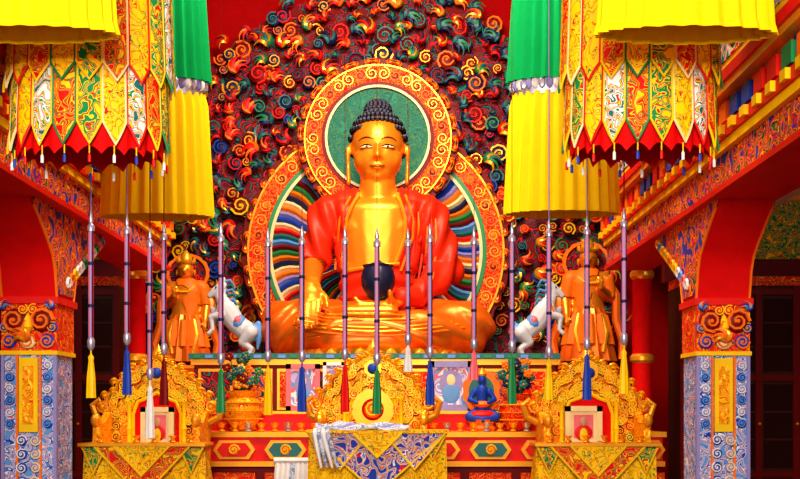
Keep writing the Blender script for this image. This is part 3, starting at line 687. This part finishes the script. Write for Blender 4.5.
# ============================================================ HANGING BANNERS
CEIL=7.5
def cyl_banner(px,vb,d,R,kind,sy):
    c=E(px,vb,d); x,y,z=c; z=E(px,vb,d-R*sy).z; df=d-R*sy; g=empty('hanging_victory_banner'); g.scale=(1,sy,1); g.location=(0,y*(1-sy),0); b=MB()
    if kind=='rear':
        zy=E(0,88,df).z; zg=E(0,72,df).z
        b.lathe((x,y,0),[(R,z),(R*1.0,z+.05),(R*.95,z+.45),(R*.9,zy-.1),(R*.84,zy)],'yelcloth',208,26,.045,cap=False)
        b.lathe((x,y,0),[(R*.9,z+.01),(R*.85,z+.4)],'yelcloth',104,26,.03,cap=False)
        b.obj('yellow_skirt',g); b=MB()
        b.lathe((x,y,0),[(R*.84,zy-.02),(R*.86,zy+.03),(R*.86,zg-.03),(R*.84,zg+.02)],'silver',60)
        for i in range(40):
            a=2*math.pi*i/40; 
            b.sph((x+R*.87*math.cos(a),y+R*.87*math.sin(a),(zy+zg)/2),(.03,.03,.05),['silver','lil','wht'][i%3],6,5)
        b.obj('silver_band',g); b=MB()
        b.lathe((x,y,0),[(R*.96,zg-.03),(R*.93,zg+.1),(R*.86,zg+.6),(R*.8,zg+.95)],'grncloth',208,26,.05,cap=False)
        b.lathe((x,y,0),[(R*.98,zg+.9),(R*.9,zg+1.3),(R*.5,zg+1.4),(.03,zg+1.5)],'redcloth',104,26,.04,cap=False); b.obj('green_skirt',g)
        zt=zg+1.5
    elif kind=='near':
        b.lathe((x,y,0),[(R*1.08,z),(R*1.04,z+.06),(R*.98,z+.5),(R*.94,z+.9)],'yelcloth',208,24,.05,cap=False); b.lathe((x,y,0),[(R*.98,z+.02),(R*.93,z+.4)],'yelcloth',104,24,.04,cap=False)
        b.lathe((x,y,0),[(R*1.05,z+.85),(R*.9,z+1.3),(R*.4,z+1.4),(.03,z+1.5)],'grncloth',104,26,.04,cap=False); b.obj('yellow_skirt',g); zt=z+1.5
    else:
        b.lathe((x,y,0),[(R*.93,z-.05),(R*.93,z+.12),(R*.9,z+1.2)],'redcloth',180,20,.03,zig=.05,cap=False); b.obj('red_lining',g)
        for tier,(rr,zb,zt_,n,tp) in enumerate([(R*1.0,z,z+.75,20,.13),(R*1.05,z+.36,z+1.15,20,.1)]):
            b=MB(); ms=['broY','broB','broR','broG','broY']
            for i in range(n):
                a0=2*math.pi*i/n; da=2*math.pi/n; K=6; vs=[]
                lo=[zb+tp*abs(2*q/K-1) for q in range(K+1)]
                for j in range(4):
                    for q in range(K+1):
                        s_=q/K; a=a0+da*(.03+.94*s_); zz=lo[q]+(zt_-lo[q])*[0,.25,.6,1][j]; r=rr*(1+.035*math.sin(math.pi*s_))*(1.02-.05*[0,.25,.6,1][j])
                        vs.append((x+r*math.cos(a),y+r*math.sin(a),zz))
                fs=[(j*(K+1)+q,j*(K+1)+q+1,(j+1)*(K+1)+q+1,(j+1)*(K+1)+q) for j in range(3) for q in range(K)]
                b.add(vs,fs,ms[(i*(3 if tier else 1)+i//4)%5])
                edge=[vs[3*(K+1)],vs[2*(K+1)],vs[K+1]]+vs[:K+1]+[vs[2*K+1],vs[3*K+2],vs[4*K+3]]
                b.tube(edge,.008,['yel','crm','red','yel','grn'][i%5],5)
                if tier==0:
                    a=a0+da/2; b.tube([(x+rr*math.cos(a),y+rr*math.sin(a),zb),(x+rr*math.cos(a),y+rr*math.sin(a),zb-.06)],.004,'yel',4)
                    b.lathe((x+rr*math.cos(a),y+rr*math.sin(a),zb-.1),[(.009,0),(.009,.04),(.004,.05)],['red','wht','blu'][i%3],8)
            b.obj('brocade_tongues',g)
        b=MB(); b.lathe((x,y,0),[(R*1.1,z+1.1),(R,z+1.4),(R*.5,z+1.55),(.03,z+1.6)],'yelcloth',160,24,.04); b.obj('upper_frill',g); zt=z+1.6
    b=MB(); b.tube([(x,y,zt-.05),(x,y,CEIL)],.015,'red',6); b.obj('suspension_cord',g)
cyl_banner(157,213,8.0,.43,'rear',.4); cyl_banner(562,210,8.0,.44,'rear',.4)
cyl_banner(90,144,6.0,.45,'brocade',.55); cyl_banner(640,141,6.0,.43,'brocade',.55)
cyl_banner(30,26,5.35,.42,'near',.3); cyl_banner(686,26,5.35,.43,'near',.3)
# ------------------------------------------------------------ tasselled pendants
rods=[(91,222,350,398,'yel',6.6),(127,225,345,395,'blu',6.8),(150,238,380,438,'wht',7),(164,232,355,405,'dred',7.2),(221,233,365,413,'grn',7),(268,238,362,415,'yel',7.2),(302,236,362,412,'blu',7),(345,236,360,412,'red',7.2),(377,238,365,414,'grn',6.9),(408,238,345,372,'wht',7.3),(430,234,358,405,'blu',7),(474,236,350,380,'pnk',7.2),(512,233,352,404,'grn',7),(549,228,358,400,'yel',7.2),(587,226,350,400,'blu',7),(624,218,345,394,'yel',6.8)]
for u,vt,vr,ve,m,d in rods:
    g=empty('tasselled_pendant'); t=E(u,vt,d);r_=E(u,vr,d);e=E(u,ve,d); x,y=t.x,t.y; b=MB()
    b.lathe((x,y,0),[(.014,r_.z+.06),(.018,r_.z+.1),(.018,t.z-.08),(.014,t.z-.05)],'lil',12,cols=['blu','lil','pnk','lil','navy','red'])
    b.lathe((x,y,t.z-.06),[(.024,0),(.026,.03),(.012,.05),(.016,.07),(.003,.13)],'silver',10)
    b.lathe((x,y,r_.z),[(.012,0),(.024,.02),(.026,.06),(.018,.08)],'silver',10)
    for q in(.33,.66): zz=r_.z+(t.z-r_.z)*q; b.lathe((x,y,zz),[(.018,0),(.021,.012),(.018,.024)],'navy',10)
    tz=e.z+(r_.z-e.z)*.85
    b.lathe((x,y,0),[(.03,e.z),(.026,(e.z+tz)/2),(.015,tz-.02),(.018,tz),(.006,tz+.02)],m,24,8,.1)
    side=u<170 or u>540
    b.tube([(x,y,tz),(x,y,r_.z+.03)],.006,m,5); b.tube([(x,y,t.z),(x,y,CEIL)],.004 if side else .002,'lil' if side and u%2 else 'dred',4)
    b.obj('tube_and_tassel',g)
# ============================================================ LIGHT
def area(n,loc,tgt,sx,sy,e,col=(1,1,1)):
    l=bpy.data.lights.new(n,'AREA'); l.shape='RECTANGLE'; l.size=sx; l.size_y=sy; l.energy=e; l.color=col
    o=bpy.data.objects.new(n,l); S.collection.objects.link(o); o.location=loc
    o.rotation_euler=(Vector(tgt)-Vector(loc)).to_track_quat('-Z','Y').to_euler(); return o
area('front_key_light',(-.6,-13.6,4.2),(0,0,3.2),3.2,2.2,660,(1,.95,.84))  # unseen key light added behind the camera, aimed at the statue
area('ceiling_area_light',(0,-4.5,7.3),(0,0,2.5),2,1.5,430,(1,.9,.76))  # area light added under the closed ceiling to brighten the back
area('statue_area_light',(-.3,-2.6,6.9),(-.3,-.3,3.4),1.6,.5,150,(1,.86,.66))  # unseen area light added high in front to light the Buddha
area('aisle_area_left',(-4,-5,4.1),(-3.6,0,1.5),1,1,30); area('aisle_area_right',(4,-5,4.1),(3.6,0,1.5),1,1,30)  # unseen area lights below the aisle ceilings, no fixture modelled for them
w=bpy.data.worlds.new('World'); S.world=w; w.use_nodes=True; w.node_tree.nodes['Background'].inputs[0].default_value=(1,.96,.92,1); w.node_tree.nodes['Background'].inputs[1].default_value=.5
# ============================================================ CAMERA
cam=bpy.data.cameras.new('camera'); co=bpy.data.objects.new('camera',cam); S.collection.objects.link(co)
co.location=(0,-12,EYE); co.rotation_euler=(math.pi/2,0,0); cam.sensor_width=36; cam.lens=36*F/800; cam.shift_y=(410-239.5)/800
cam.clip_end=100
S.camera=co
S.view_settings.view_transform='Standard'; S.view_settings.exposure=0
try: S.view_settings.look='Medium High Contrast'
except Exception: S.view_settings.look='None'
